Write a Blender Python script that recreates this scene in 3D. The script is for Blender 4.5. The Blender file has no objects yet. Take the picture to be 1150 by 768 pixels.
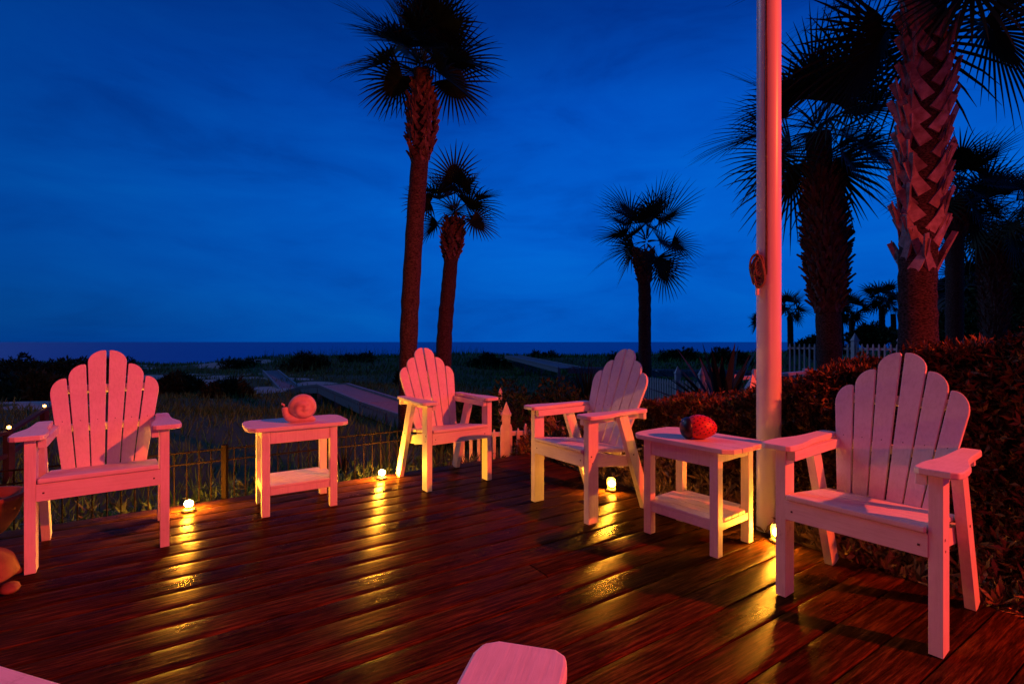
import bpy, bmesh, math, random
import numpy as np
from mathutils import Vector, Matrix
random.seed(7); rng = np.random.default_rng(11)
C = bpy.context.scene.collection
F, CX, CY, H = 560.0, 575.0, 383.5, 1.1          # measured focal length (px), centre, eye height
CA, SA = math.cos(math.radians(33)), math.sin(math.radians(33))
def W(px, py, Y): return Vector(((px-CX)/F*Y, Y, H+(CY-py)/F*Y))
def ST(s, t, z=0.0): return Vector((CA*s-SA*t, SA*s+CA*t, z))   # deck frame: s along the boards, t across
def smooth(a, b, x):
    x = np.clip((x-a)/(b-a), 0, 1); return x*x*(3-2*x)

# ------------------------------------------------------------------ scene, camera, world, lights
sc = bpy.context.scene
cam_d = bpy.data.cameras.new('camera'); cam = bpy.data.objects.new('camera', cam_d); C.objects.link(cam)
cam.location = (0, 0, H); cam.rotation_euler = (math.radians(90), 0, 0)
cam_d.sensor_width = 36; cam_d.lens = 36*F/1150; cam_d.clip_start = .05; cam_d.clip_end = 60000
sc.camera = cam
sc.view_settings.view_transform = 'Standard'; sc.view_settings.look = 'None'
sc.view_settings.gamma = 1; sc.view_settings.exposure = 0; sc.view_settings.use_curve_mapping = False

w = bpy.data.worlds.new('World'); sc.world = w; w.use_nodes = True
nt = w.node_tree; nt.nodes.clear()
def N(nt, t, **k):
    n = nt.nodes.new(t)
    for a, b in k.items():
        if a == 'i':
            for kk, vv in b.items(): n.inputs[kk].default_value = vv
        else: setattr(n, a, b)
    return n
def ramp(nt, pts, interp='LINEAR'):
    r = nt.nodes.new('ShaderNodeValToRGB'); e = r.color_ramp; e.interpolation = interp
    while len(e.elements) > 1: e.elements.remove(e.elements[-1])
    e.elements[0].position = pts[0][0]; e.elements[0].color = (*pts[0][1], 1)
    for p, c in pts[1:]:
        x = e.elements.new(p); x.color = (*c, 1)
    return r
L = nt.links.new
out = N(nt, 'ShaderNodeOutputWorld'); bg = N(nt, 'ShaderNodeBackground'); L(bg.outputs[0], out.inputs[0])
tc = N(nt, 'ShaderNodeTexCoord'); sp = N(nt, 'ShaderNodeSeparateXYZ'); L(tc.outputs['Generated'], sp.inputs[0])
r = ramp(nt, [(0.0, (.0002,.066,.36)), (.08, (.0002,.076,.40)), (.25, (.0002,.084,.45)), (.42, (.0002,.058,.37)), (.6, (.0002,.018,.16)), (1, (.0002,.008,.08))])
L(sp.outputs['Z'], r.inputs[0])
# long soft cloud banks, wider than high
mp = N(nt, 'ShaderNodeMapping', i={'Scale': (1.3, 1.3, 4.5)}); L(tc.outputs['Generated'], mp.inputs[0])
no = N(nt, 'ShaderNodeTexNoise', i={'Scale': 2.3, 'Detail': 7.0, 'Roughness': .58, 'Distortion': .35}); L(mp.outputs[0], no.inputs['Vector'])
cr = ramp(nt, [(.28, (.54,.60,.72)), (.45, (.86,.89,.94)), (.55, (1,1,1)), (.70, (1.2,1.16,1.06))]); L(no.outputs['Fac'], cr.inputs[0])
mu = N(nt, 'ShaderNodeMix', data_type='RGBA', blend_type='MULTIPLY', i={'Factor': 1.0}); L(r.outputs[0], mu.inputs[6]); L(cr.outputs[0], mu.inputs[7])
# sky darker to the left, and dimmed behind to keep blue off front faces
mx = N(nt, 'ShaderNodeMath', operation='MULTIPLY', i={1: .32}); L(sp.outputs['X'], mx.inputs[0])
my = N(nt, 'ShaderNodeMath', operation='MULTIPLY_ADD', i={1: .35}); L(sp.outputs['Y'], my.inputs[0]); L(mx.outputs[0], my.inputs[2])
mr = N(nt, 'ShaderNodeMapRange', i={'From Min': -.28, 'From Max': .36, 'To Min': .08, 'To Max': 1.0}); L(my.outputs[0], mr.inputs[0])
m2 = N(nt, 'ShaderNodeVectorMath', operation='SCALE'); L(mu.outputs[2], m2.inputs[0]); L(mr.outputs[0], m2.inputs['Scale'])
sky = N(nt, 'ShaderNodeTexSky', sky_type='NISHITA', sun_disc=False, sun_elevation=math.radians(-4), sun_rotation=math.radians(-70))
tint = N(nt, 'ShaderNodeMix', data_type='RGBA', blend_type='MULTIPLY', i={'Factor': 1.0, 7: (.002,.05,.25,1)}); L(sky.outputs[0], tint.inputs[6])
ad = N(nt, 'ShaderNodeVectorMath', operation='ADD'); L(m2.outputs[0], ad.inputs[0]); L(tint.outputs[2], ad.inputs[1])
L(ad.outputs[0], bg.inputs[0]); bg.inputs[1].default_value = 1.38

def lamp(name, typ, loc, col, power, **k):
    d = bpy.data.lights.new(name, typ); d.color = col; d.energy = power
    for a, b in k.items(): setattr(d, a, b)
    o = bpy.data.objects.new(name, d); C.objects.link(o); o.location = loc; return o
# red lamps of the house, to the right of the deck and behind it
hl = lamp('house_floodlight', 'SPOT', (8.3, -2.1, 5.5), (1, .066, .010), 5700, shadow_soft_size=.08, spot_size=math.radians(98), spot_blend=.8)
hl.rotation_euler = (Vector((.6, 1.8, 0))-hl.location).to_track_quat('-Z','Y').to_euler()
lamp('porch_lamp', 'POINT', (.9, -4.2, 1.45), (1, .034, .060), 290, shadow_soft_size=.12)
sun = lamp('dusk_sun', 'SUN', (0, 0, 20), (.34, .52, 1), .34, angle=math.radians(25))
sun.rotation_euler = (math.radians(52), 0, math.radians(-122))

# ------------------------------------------------------------------ materials
def mat(name, col, rough=.6, spec=.5, var=None, vscale=3, stretch=(1,1,1), bump=0, bscale=30, island=0, metallic=0, coat=0, trans=0, coord='Object'):
    m = bpy.data.materials.new(name); m.use_nodes = True; nt = m.node_tree; L = nt.links.new
    b = nt.nodes['Principled BSDF']
    b.inputs['Base Color'].default_value = (*col, 1); b.inputs['Roughness'].default_value = rough
    b.inputs['Specular IOR Level'].default_value = spec; b.inputs['Metallic'].default_value = metallic
    b.inputs['Coat Weight'].default_value = coat
    tc = N(nt, 'ShaderNodeTexCoord'); mp = N(nt, 'ShaderNodeMapping', i={'Scale': stretch}); L(tc.outputs[coord], mp.inputs[0])
    colout = None
    if var:
        no = N(nt, 'ShaderNodeTexNoise', i={'Scale': vscale, 'Detail': 6.0, 'Roughness': .6}); L(mp.outputs[0], no.inputs['Vector'])
        r = ramp(nt, [(.35, col), (.65, var)]); L(no.outputs['Fac'], r.inputs[0]); colout = r.outputs[0]
    if island:
        g = N(nt, 'ShaderNodeNewGeometry'); mr = N(nt, 'ShaderNodeMapRange', i={'To Min': 1-island, 'To Max': 1+island}); L(g.outputs['Random Per Island'], mr.inputs[0])
        sm = N(nt, 'ShaderNodeVectorMath', operation='SCALE'); L(mr.outputs[0], sm.inputs['Scale'])
        if colout: L(colout, sm.inputs[0])
        else: sm.inputs[0].default_value = col
        colout = sm.outputs[0]
    if colout: L(colout, b.inputs['Base Color'])
    if bump:
        n2 = N(nt, 'ShaderNodeTexNoise', i={'Scale': bscale, 'Detail': 5.0, 'Roughness': .65}); L(mp.outputs[0], n2.inputs['Vector'])
        bp = N(nt, 'ShaderNodeBump', i={'Strength': min(1, bump*20), 'Distance': bump}); L(n2.outputs['Fac'], bp.inputs['Height']); L(bp.outputs[0], b.inputs['Normal'])
    return m
def emis(name, col, s):
    m = bpy.data.materials.new(name); m.use_nodes = True; b = m.node_tree.nodes['Principled BSDF']
    b.inputs['Base Color'].default_value = (0,0,0,1); b.inputs['Emission Color'].default_value = (*col, 1); b.inputs['Emission Strength'].default_value = s
    return m
M = {}
M['paint'] = mat('white_paint', (.80,.77,.74), .42, .45, (.70,.66,.62), 9, (1,1,1), .0009, 60)
def paint_mat(name, st):
    m = bpy.data.materials.new(name); m.use_nodes = True; nt = m.node_tree; L = nt.links.new; b = nt.nodes['Principled BSDF']
    tc = N(nt, 'ShaderNodeTexCoord'); oi = N(nt, 'ShaderNodeObjectInfo'); of = N(nt, 'ShaderNodeVectorMath', operation='SCALE', i={0: (9., 7., 5.)}); L(oi.outputs['Random'], of.inputs['Scale'])
    ps = N(nt, 'ShaderNodeVectorMath', operation='ADD'); L(tc.outputs['Object'], ps.inputs[0]); L(of.outputs[0], ps.inputs[1])
    mp = N(nt, 'ShaderNodeMapping', i={'Scale': st}); L(ps.outputs[0], mp.inputs[0])
    g = N(nt, 'ShaderNodeTexNoise', i={'Scale': 110., 'Detail': 6.0, 'Roughness': .65}); L(mp.outputs[0], g.inputs['Vector'])
    d = N(nt, 'ShaderNodeTexNoise', i={'Scale': 6., 'Detail': 8.0, 'Roughness': .75}); L(ps.outputs[0], d.inputs['Vector'])
    r = ramp(nt, [(.28, (.48,.42,.38)), (.36, (.74,.70,.66)), (.60, (.82,.79,.76))]); L(d.outputs['Fac'], r.inputs[0])
    r2 = ramp(nt, [(.30, (.88,.87,.86)), (.55, (1,1,1))]); L(g.outputs['Fac'], r2.inputs[0])
    mu = N(nt, 'ShaderNodeMix', data_type='RGBA', blend_type='MULTIPLY', i={'Factor': 1.0}); L(r.outputs[0], mu.inputs[6]); L(r2.outputs[0], mu.inputs[7])
    L(mu.outputs[2], b.inputs['Base Color']); b.inputs['Roughness'].default_value = .5; b.inputs['Specular IOR Level'].default_value = .35
    bp = N(nt, 'ShaderNodeBump', i={'Strength': .6, 'Distance': .0016}); L(g.outputs['Fac'], bp.inputs['Height']); L(bp.outputs[0], b.inputs['Normal']); return m
M['paint'] = paint_mat('white_paint', (1,1,.07)); M['paint_x'] = paint_mat('white_paint_lengthwise', (.07,1,1)); M['paint_y'] = paint_mat('white_paint_deep', (1,.07,1))
M['screw'] = mat('screw', (.06,.05,.05), .4)
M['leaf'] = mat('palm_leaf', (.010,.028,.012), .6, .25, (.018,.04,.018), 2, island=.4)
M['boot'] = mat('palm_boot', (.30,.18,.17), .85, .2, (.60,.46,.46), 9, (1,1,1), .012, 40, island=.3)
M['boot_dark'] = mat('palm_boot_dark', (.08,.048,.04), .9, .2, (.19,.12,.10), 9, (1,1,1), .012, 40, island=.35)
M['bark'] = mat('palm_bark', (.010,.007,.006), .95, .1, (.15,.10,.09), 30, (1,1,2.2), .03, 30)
M['hedge'] = mat('hedge_leaf', (.07,.038,.016), .55, .25, (.17,.09,.032), 5, island=.75)
M['twig'] = mat('twig', (.035,.022,.014), .95, .1)
M['shrub'] = mat('shrub_leaf', (.016,.05,.014), .6, .2, (.03,.08,.02), 3, island=.5)
M['yucca'] = mat('yucca_leaf', (.025,.06,.03), .5, .35, (.07,.11,.08), 3, island=.4)
M['agave'] = mat('agave_leaf', (.010,.028,.04), .5, .35, (.008,.02,.03), 3, island=.3)
M['grass'] = mat('dune_grass', (.06,.26,.05), .7, .15, (.10,.32,.08), .35, island=.55, coord='Object')
M['cover'] = mat('cover_leaf', (.20,.13,.05), .5, .35, (.34,.22,.08), 5, island=.5)
M['fence'] = mat('fence_white', (.72,.70,.68), .5, .4, (.58,.55,.53), 8)
M['iron'] = mat('rusty_iron', (.014,.009,.008), .95, .05, (.010,.006,.005), 20)
M['grey'] = mat('grey_timber', (.30,.36,.40), .75, .3, (.19,.23,.26), 6, (1,6,1), .004, 20)
M['darkwood'] = mat('dark_timber', (.07,.05,.045), .9, .15, (.04,.03,.028), 9)
M['black'] = mat('black_metal', (.02,.018,.016), .4)
M['pole'] = mat('pole_white', (.74,.73,.73), .30, .6, (.66,.65,.66), 3, (1,1,.3), 0)
M['rope'] = mat('rope', (.22,.15,.11), .9, .2, (.12,.08,.06), 60, bump=.004, bscale=90)
M['terracotta'] = mat('terracotta', (.30,.13,.07), .8, .2, (.19,.08,.045), 14, (1,1,1), .003, 40)
M['snail'] = mat('snail_clay', (.74,.56,.44), .6, .35, (.58,.38,.27), 18, (1,1,1), .002, 60)
M['red'] = mat('ladybird_red', (.60,.035,.02), .45, .5, (.50,.03,.02), 12, (1,1,1), .0008, 40)
M['bug'] = mat('ladybird_black', (.012,.010,.012), .4)
M['house'] = mat('house_wall', (.10,.09,.09), .8, .2)
M['roof'] = mat('house_roof', (.03,.03,.035), .9, .1)
M['lampglow'] = emis('lamp_glow', (1,.35,.022), 2200)
M['lampglow_dim'] = emis('lamp_glow_soft', (1,.35,.022), 1050)
M['smallglow'] = emis('small_glow', (1,.38,.06), 22)

# ------------------------------------------------------------------ mesh helpers
class MB:
    def __init__(s): s.v = []; s.f = []; s.m = []
    def add(s, vs, fs, mi=0):
        o = len(s.v); s.v += [tuple(v) for v in vs]; s.f += [tuple(i+o for i in f) for f in fs]; s.m += [mi]*len(fs)
    def box(s, x0,x1,y0,y1,z0,z1, mi=0, M4=None):
        vs = [Vector((x,y,z)) for z in (z0,z1) for y in (y0,y1) for x in (x0,x1)]
        if M4: vs = [M4 @ v for v in vs]
        s.add(vs, [(0,2,3,1),(4,5,7,6),(0,1,5,4),(2,6,7,3),(0,4,6,2),(1,3,7,5)], mi)
    def bar(s, a, b, wx, wy, up=(0,0,1), wx2=None, wy2=None, mi=0):
        a, b = Vector(a), Vector(b); d = (b-a).normalized(); x = d.cross(Vector(up))
        if x.length < 1e-4: x = d.cross(Vector((0,1,0)))
        x.normalize(); y = x.cross(d).normalized(); wx2 = wx2 or wx; wy2 = wy2 or wy
        vs = [a-x*wx/2-y*wy/2, a+x*wx/2-y*wy/2, a+x*wx/2+y*wy/2, a-x*wx/2+y*wy/2,
              b-x*wx2/2-y*wy2/2, b+x*wx2/2-y*wy2/2, b+x*wx2/2+y*wy2/2, b-x*wx2/2+y*wy2/2]
        s.add(vs, [(0,3,2,1),(4,5,6,7),(0,1,5,4),(1,2,6,5),(2,3,7,6),(3,0,4,7)], mi)
    def prism(s, pts, z0, z1, M4=None, mi=0):      # outline in xy, counterclockwise
        n = len(pts); vs = [Vector((x,y,z0)) for x,y in pts]+[Vector((x,y,z1)) for x,y in pts]
        if M4: vs = [M4 @ v for v in vs]
        s.add(vs, [tuple(range(n-1,-1,-1)), tuple(range(n,2*n))]+[(i,(i+1)%n,n+(i+1)%n,n+i) for i in range(n)], mi)
    def tube(s, pts, rad, n=8, mi=0, cap=True):
        pts = [Vector(p) for p in pts]; k = len(pts); vs = []
        rad = rad if isinstance(rad, (list, tuple)) else [rad]*k
        ref = Vector((.13,.97,.2)) if abs((pts[-1]-pts[0]).normalized().y) < .8 else Vector((1,.1,.2))
        for i, p in enumerate(pts):
            d = (pts[min(i+1,k-1)]-pts[max(i-1,0)]).normalized(); x = d.cross(ref).normalized(); y = d.cross(x)
            vs += [p+(x*math.cos(2*math.pi*j/n)+y*math.sin(2*math.pi*j/n))*rad[i] for j in range(n)]
        fs = [(i*n+j, i*n+(j+1)%n, (i+1)*n+(j+1)%n, (i+1)*n+j) for i in range(k-1) for j in range(n)]
        if cap: fs += [tuple(range(n-1,-1,-1)), tuple(range((k-1)*n, k*n))]
        s.add(vs, fs, mi)
    def lathe(s, prof, c=(0,0,0), n=24, mi=0):
        c = Vector(c); s.add([c+Vector((r_*math.cos(2*math.pi*j/n), r_*math.sin(2*math.pi*j/n), z)) for r_, z in prof for j in range(n)],
              [(i*n+j, i*n+(j+1)%n, (i+1)*n+(j+1)%n, (i+1)*n+j) for i in range(len(prof)-1) for j in range(n)], mi)
    def ball(s, c, rx, ry, rz, nu=20, nv=12, mi=0, fn=None):
        vs = []
        for i in range(nv+1):
            a = -math.pi/2+math.pi*i/nv
            for j in range(nu):
                b = 2*math.pi*j/nu; v = Vector((math.cos(a)*math.cos(b)*rx, math.cos(a)*math.sin(b)*ry, math.sin(a)*rz))
                if fn: v = fn(v)
                vs.append(Vector(c)+v)
        s.add(vs, [(i*nu+j, i*nu+(j+1)%nu, (i+1)*nu+(j+1)%nu, (i+1)*nu+j) for i in range(nv) for j in range(nu)], mi)
    def build(s, name, mats, parent=None, bevel=0, sm=False):
        me = bpy.data.meshes.new(name); me.from_pydata(s.v, [], s.f)
        for m in (mats if isinstance(mats, (list, tuple)) else [mats]): me.materials.append(m)
        me.polygons.foreach_set('material_index', s.m)
        if sm: me.polygons.foreach_set('use_smooth', [True]*len(s.f))
        me.update(); o = bpy.data.objects.new(name, me); C.objects.link(o); o.parent = parent
        if bevel:
            b = o.modifiers.new('bevel', 'BEVEL'); b.width = bevel; b.segments = 2; b.limit_method = 'ANGLE'; b.angle_limit = math.radians(40)
        return o
def quads(name, V, m, parent=None):               # V: (n,4,3) numpy array, one quad each
    n = len(V); me = bpy.data.meshes.new(name); me.vertices.add(4*n); me.loops.add(4*n); me.polygons.add(n)
    me.vertices.foreach_set('co', V.reshape(-1).astype(np.float32)); me.loops.foreach_set('vertex_index', np.arange(4*n, dtype=np.int32))
    me.polygons.foreach_set('loop_start', np.arange(0, 4*n, 4, dtype=np.int32)); me.polygons.foreach_set('loop_total', np.full(n, 4, dtype=np.int32))
    me.update(calc_edges=True); me.materials.append(m)
    o = bpy.data.objects.new(name, me); C.objects.link(o); o.parent = parent; return o
def tag(o, label, cat, group=None):
    o['label'] = label; o['category'] = cat
    if group: o['group'] = group
    return o
def thing(name, label, cat, loc=(0,0,0), rz=0, group=None):
    o = bpy.data.objects.new(name, None); C.objects.link(o); o.location = loc; o.rotation_euler = (0,0,rz); o.empty_display_size = .1
    return tag(o, label, cat, group)
def copy_tree(o, parent=None):
    c = o.copy(); C.objects.link(c)
    if parent: c.parent = parent
    for ch in [x for x in C.objects if x.parent == o]: copy_tree(ch, c)
    return c
def norm(a): return a/np.maximum(np.linalg.norm(a, axis=-1, keepdims=True), 1e-9)
def leafquads(P, D, ln, wd):                      # rhombic leaves: base P, direction D
    n = len(P); D = norm(D); side = norm(np.cross(D, rng.normal(size=(n,3)))); ln = ln.reshape(-1,1); wd = wd.reshape(-1,1)
    mid = P+D*ln*.5; sag = norm(np.cross(side, D))*ln*.08
    return np.stack([P, mid-side*wd/2+sag, P+D*ln, mid+side*wd/2+sag], 1)
def rosettes(P, Nrm, k, ln, wd, spread=1.0):
    n = len(P); P2 = np.repeat(P, k, 0); N2 = np.repeat(norm(Nrm), k, 0)
    D = N2*.75+rng.normal(size=(n*k,3))*.55*spread
    return leafquads(P2, D, ln*rng.uniform(.6,1.25,n*k), wd*rng.uniform(.7,1.2,n*k))

# ------------------------------------------------------------------ setting: deck
bw, S1, T0, T1 = .155, 2.80, -3.86, 4.045
S0 = -6.0
db = MB(); prof = [(0,-.028),(.0,-.006),(.0018,-.0018),(.006,0),(.035,.0007),(.075,.0009),(.115,.0007),(.144,0),(.1482,-.0018),(.150,-.006),(.150,-.028)]
rows = int(round((T1-T0)/bw)); attr = []
for i in range(rows):
    t0 = T0+i*bw; x = S0-(random.random()*5 if i % 4 == 1 else 0); tilt = random.uniform(-1,1)*.0009
    while x < S1:
        ln = 6.1 if i % 4 == 1 else 12.0; a = max(x, S0); b = min(x+ln, S1+random.uniform(-.006,.006))
        if b-a > .1:
            vs = []
            dz = random.uniform(-.0005,.0005)
            for xx in (a+.0015, a+.006, b-.006, b-.0015):
                e = -.0025 if xx in (a+.0015, b-.0015) else 0
                vs += [(xx, t0+.0025+p, z+dz+(e if z > -.01 else 0)+tilt*(p/.075-1)) for p, z in prof]
            k = len(prof); fs = [(q*k+j+1, q*k+j, (q+1)*k+j, (q+1)*k+j+1) for q in range(3) for j in range(k-1)]
            fs += [tuple(range(k)), tuple(3*k+j for j in range(k-1,-1,-1))]
            db.add(vs, fs); attr += [random.random()]*len(fs)
        x += ln
deck = db.build('deck', [], sm=False); deck.rotation_euler = (0,0,math.radians(33)); deck['kind'] = 'structure'
a_ = deck.data.attributes.new('board', 'FLOAT', 'FACE'); a_.data.foreach_set('value', attr)
for p, n in zip(deck.data.polygons, range(len(deck.data.polygons))): p.use_smooth = len(p.vertices) == 4
def deck_mat():
    m = bpy.data.materials.new('wet_deck_wood'); m.use_nodes = True; nt = m.node_tree; L = nt.links.new; b = nt.nodes['Principled BSDF']
    tc = N(nt, 'ShaderNodeTexCoord'); at = N(nt, 'ShaderNodeAttribute', attribute_name='board')
    off = N(nt, 'ShaderNodeVectorMath', operation='SCALE', i={0: (3., .4, 1.)}); L(at.outputs['Fac'], off.inputs['Scale'])
    ps = N(nt, 'ShaderNodeVectorMath', operation='ADD'); L(tc.outputs['Object'], ps.inputs[0]); L(off.outputs[0], ps.inputs[1])
    def noise(scale, st, det=6, ro=.6, dist=0):
        mp = N(nt, 'ShaderNodeMapping', i={'Scale': st}); L(ps.outputs[0], mp.inputs[0])
        n = N(nt, 'ShaderNodeTexNoise', i={'Scale': scale, 'Detail': det, 'Roughness': ro, 'Distortion': dist}); L(mp.outputs[0], n.inputs['Vector']); return n.outputs['Fac']
    grain = noise(90, (.06,1,1), 8, .72, .3); blot = noise(2.2, (.7,1,1), 6, .65)
    r = ramp(nt, [(.36, (.012,.0042,.0012)), (.5, (.048,.018,.005)), (.68, (.15,.060,.016))]); L(grain, r.inputs[0])
    r2 = ramp(nt, [(.35, (.45,.42,.42)), (.62, (1.15,1.1,1.1))]); L(blot, r2.inputs[0])
    mu = N(nt, 'ShaderNodeMix', data_type='RGBA', blend_type='MULTIPLY', i={'Factor': 1.0}); L(r.outputs[0], mu.inputs[6]); L(r2.outputs[0], mu.inputs[7])
    mr = N(nt, 'ShaderNodeMapRange', i={'To Min': .88, 'To Max': 1.12}); L(at.outputs['Fac'], mr.inputs[0])
    s = N(nt, 'ShaderNodeVectorMath', operation='SCALE'); L(mu.outputs[2], s.inputs[0]); L(mr.outputs[0], s.inputs['Scale']); L(s.outputs[0], b.inputs['Base Color'])
    rr = N(nt, 'ShaderNodeMapRange', i={'From Min': .3, 'From Max': .7, 'To Min': .19, 'To Max': .48}); L(blot, rr.inputs[0]); L(rr.outputs[0], b.inputs['Roughness'])
    b.inputs['Specular IOR Level'].default_value = .5; b.inputs['IOR'].default_value = 1.045
    b1 = N(nt, 'ShaderNodeBump', i={'Strength': .8, 'Distance': .0022}); L(grain, b1.inputs['Height'])
    wav = noise(9, (.5,1.6,1), 4, .55); b2 = N(nt, 'ShaderNodeBump', i={'Strength': .4, 'Distance': .004}); L(wav, b2.inputs['Height']); L(b1.outputs[0], b2.inputs['Normal'])
    L(b2.outputs[0], b.inputs['Normal']); return m
deck.data.materials.append(deck_mat())
fb = MB(); fb.box(S0,S1-.02,T0,T1-.01,-.32,-.032); fas = fb.build('deck_frame', M['twig']); fas.rotation_euler = (0,0,math.radians(33)); fas['kind'] = 'structure'

# ------------------------------------------------------------------ setting: terrain and sea
def lump(x, y, sx, ph): return np.sin(x/sx+ph)*np.cos(y/(sx*.8)+ph*1.7)
def ground(x, y):
    x = np.asarray(x, float); y = np.asarray(y, float); r_ = x/np.maximum(y, 1.0)
    z = -.5-.62*smooth(6, 22, y)
    leftlow = 1-smooth(-.62, -.40, r_)
    crest = .62*smooth(34, 48, y)*(1-.75*leftlow)
    crest = crest+.35*smooth(.10,.45,r_)*smooth(30,44,y)
    z = z+crest-leftlow*.45*smooth(16,40,y)
    z = z+(.16*lump(x,y,3.1,.4)+.13*lump(x,y,6.7,2.1)+.06*lump(x+y,y,1.7,1.0))*smooth(7, 16, y)
    z = z+.8*np.exp(-(((x+27)/3.8)**2+((y-47)/4)**2))+.5*np.exp(-(((x+41)/6)**2+((y-46)/5)**2))
    fall = smooth(52, 88, y); z = z*(1-fall)-4.6*fall
    return z
def sandmask(x, y):
    n = .5+.28*lump(x,y,2.3,.2)+.22*lump(x*1.3,y,4.1,1.3)+.15*lump(x,y*1.2,1.1,2.5); r_ = x/np.maximum(y,1.)
    band = np.exp(-(((y-31-4*np.sin(x/5))/4.5)**2))*(1-smooth(-.40,-.30,r_))*1.05
    band2 = np.exp(-(((y-47)/3.5)**2))*(1-smooth(-.50,-.42,r_))*.8
    n = np.clip(n*.62+(band+band2)*(.55+.5*lump(x,y,.9,.3)+.35*lump(x+y,y,1.6,1.9))+1.1*np.exp(-(((y-17-2*np.sin(x/2))/3.5)**2))*(1-smooth(-.80,-.66,r_))*(.6+.5*lump(x,y,.7,.3))+.15*smooth(8,14,y)*(1-smooth(16,24,y))*(1-smooth(-.3,-.15,r_)), 0, 1)
    n = np.maximum(n, smooth(56,66,y)); return smooth(.56, .84, n)
ths = np.radians(np.concatenate([np.linspace(-58,58,300), np.linspace(60,302,60)[0:-1]]))
rds = np.concatenate([np.geomspace(2.2, 110, 210), [160, 300, 800, 3000]])
A, R = np.meshgrid(ths, rds, indexing='ij'); X = np.sin(A)*R; Y = np.cos(A)*R; Z = ground(X, Y)
nA, nR = A.shape; V = np.stack([X,Y,Z], -1).reshape(-1,3); V = np.vstack([V, [[0,0,-.5]]])
fs = [(i*nR+j, i*nR+j+1, ((i+1)%nA)*nR+j+1, ((i+1)%nA)*nR+j) for i in range(nA) for j in range(nR-1)]
fs += [(len(V)-1, i*nR, ((i+1)%nA)*nR) for i in range(nA)]
me = bpy.data.meshes.new('ground'); me.from_pydata(V.tolist(), [], fs); me.polygons.foreach_set('use_smooth', [True]*len(fs)); me.update()
at = me.attributes.new('sand', 'FLOAT', 'POINT'); at.data.foreach_set('value', np.append(sandmask(X, Y).reshape(-1), 0).astype(np.float32))
gr = bpy.data.objects.new('ground', me); C.objects.link(gr); gr['kind'] = 'structure'
m = bpy.data.materials.new('dune_ground'); m.use_nodes = True; nt = m.node_tree; L = nt.links.new; b = nt.nodes['Principled BSDF']
at = N(nt, 'ShaderNodeAttribute', attribute_name='sand'); tc = N(nt, 'ShaderNodeTexCoord')
n1 = N(nt, 'ShaderNodeTexNoise', i={'Scale': 1.3, 'Detail': 8.0, 'Roughness': .7}); L(tc.outputs['Object'], n1.inputs['Vector'])
ma = N(nt, 'ShaderNodeMath', operation='MULTIPLY_ADD', i={1: .9, 2: -.45}); L(n1.outputs['Fac'], ma.inputs[0])
mb = N(nt, 'ShaderNodeMath', operation='ADD', use_clamp=True); L(at.outputs['Fac'], mb.inputs[0]); L(ma.outputs[0], mb.inputs[1])
r = ramp(nt, [(.25, (.03,.07,.02)), (.48, (.07,.13,.05)), (.62, (.46,.42,.38))]); L(mb.outputs[0], r.inputs[0]); L(r.outputs[0], b.inputs['Base Color'])
b.inputs['Roughness'].default_value = .95
bp = N(nt, 'ShaderNodeBump', i={'Strength': .8, 'Distance': .12}); L(n1.outputs['Fac'], bp.inputs['Height']); L(bp.outputs[0], b.inputs['Normal'])
me.materials.append(m)
sb = MB(); ys = [62,75,90,110,150,300,1000,40000]
for i in range(len(ys)-1): sb.add([(-40000,ys[i],-4),(40000,ys[i],-4),(40000,ys[i+1],-4),(-40000,ys[i+1],-4)], [(0,1,2,3)])
sea = sb.build('sea', []); sea['kind'] = 'structure'
m = bpy.data.materials.new('sea_water'); m.use_nodes = True; nt = m.node_tree; L = nt.links.new; b = nt.nodes['Principled BSDF']
tc = N(nt, 'ShaderNodeTexCoord'); mp = N(nt, 'ShaderNodeMapping', i={'Scale': (.035,.16,1)}); L(tc.outputs['Object'], mp.inputs[0])
n1 = N(nt, 'ShaderNodeTexNoise', i={'Scale': 1.0, 'Detail': 8.0, 'Roughness': .62, 'Distortion': .4}); L(mp.outputs[0], n1.inputs['Vector'])
sp = N(nt, 'ShaderNodeSeparateXYZ'); L(tc.outputs['Object'], sp.inputs[0])
near = N(nt, 'ShaderNodeMapRange', i={'From Min': 88., 'From Max': 175., 'To Min': .30, 'To Max': -.12}); L(sp.outputs['Y'], near.inputs[0])
fo = N(nt, 'ShaderNodeMath', operation='ADD'); L(n1.outputs['Fac'], fo.inputs[0]); L(near.outputs[0], fo.inputs[1])
r = ramp(nt, [(.56, (.004,.03,.50)), (.66, (.02,.08,.60)), (.78, (.45,.48,.52))]); L(fo.outputs[0], r.inputs[0]); L(r.outputs[0], b.inputs['Base Color'])
b.inputs['Roughness'].default_value = .35; b.inputs['Specular IOR Level'].default_value = .12
bp = N(nt, 'ShaderNodeBump', i={'Strength': .7, 'Distance': .6}); L(n1.outputs['Fac'], bp.inputs['Height']); L(bp.outputs[0], b.inputs['Normal'])
sea.data.materials.append(m)

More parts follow.
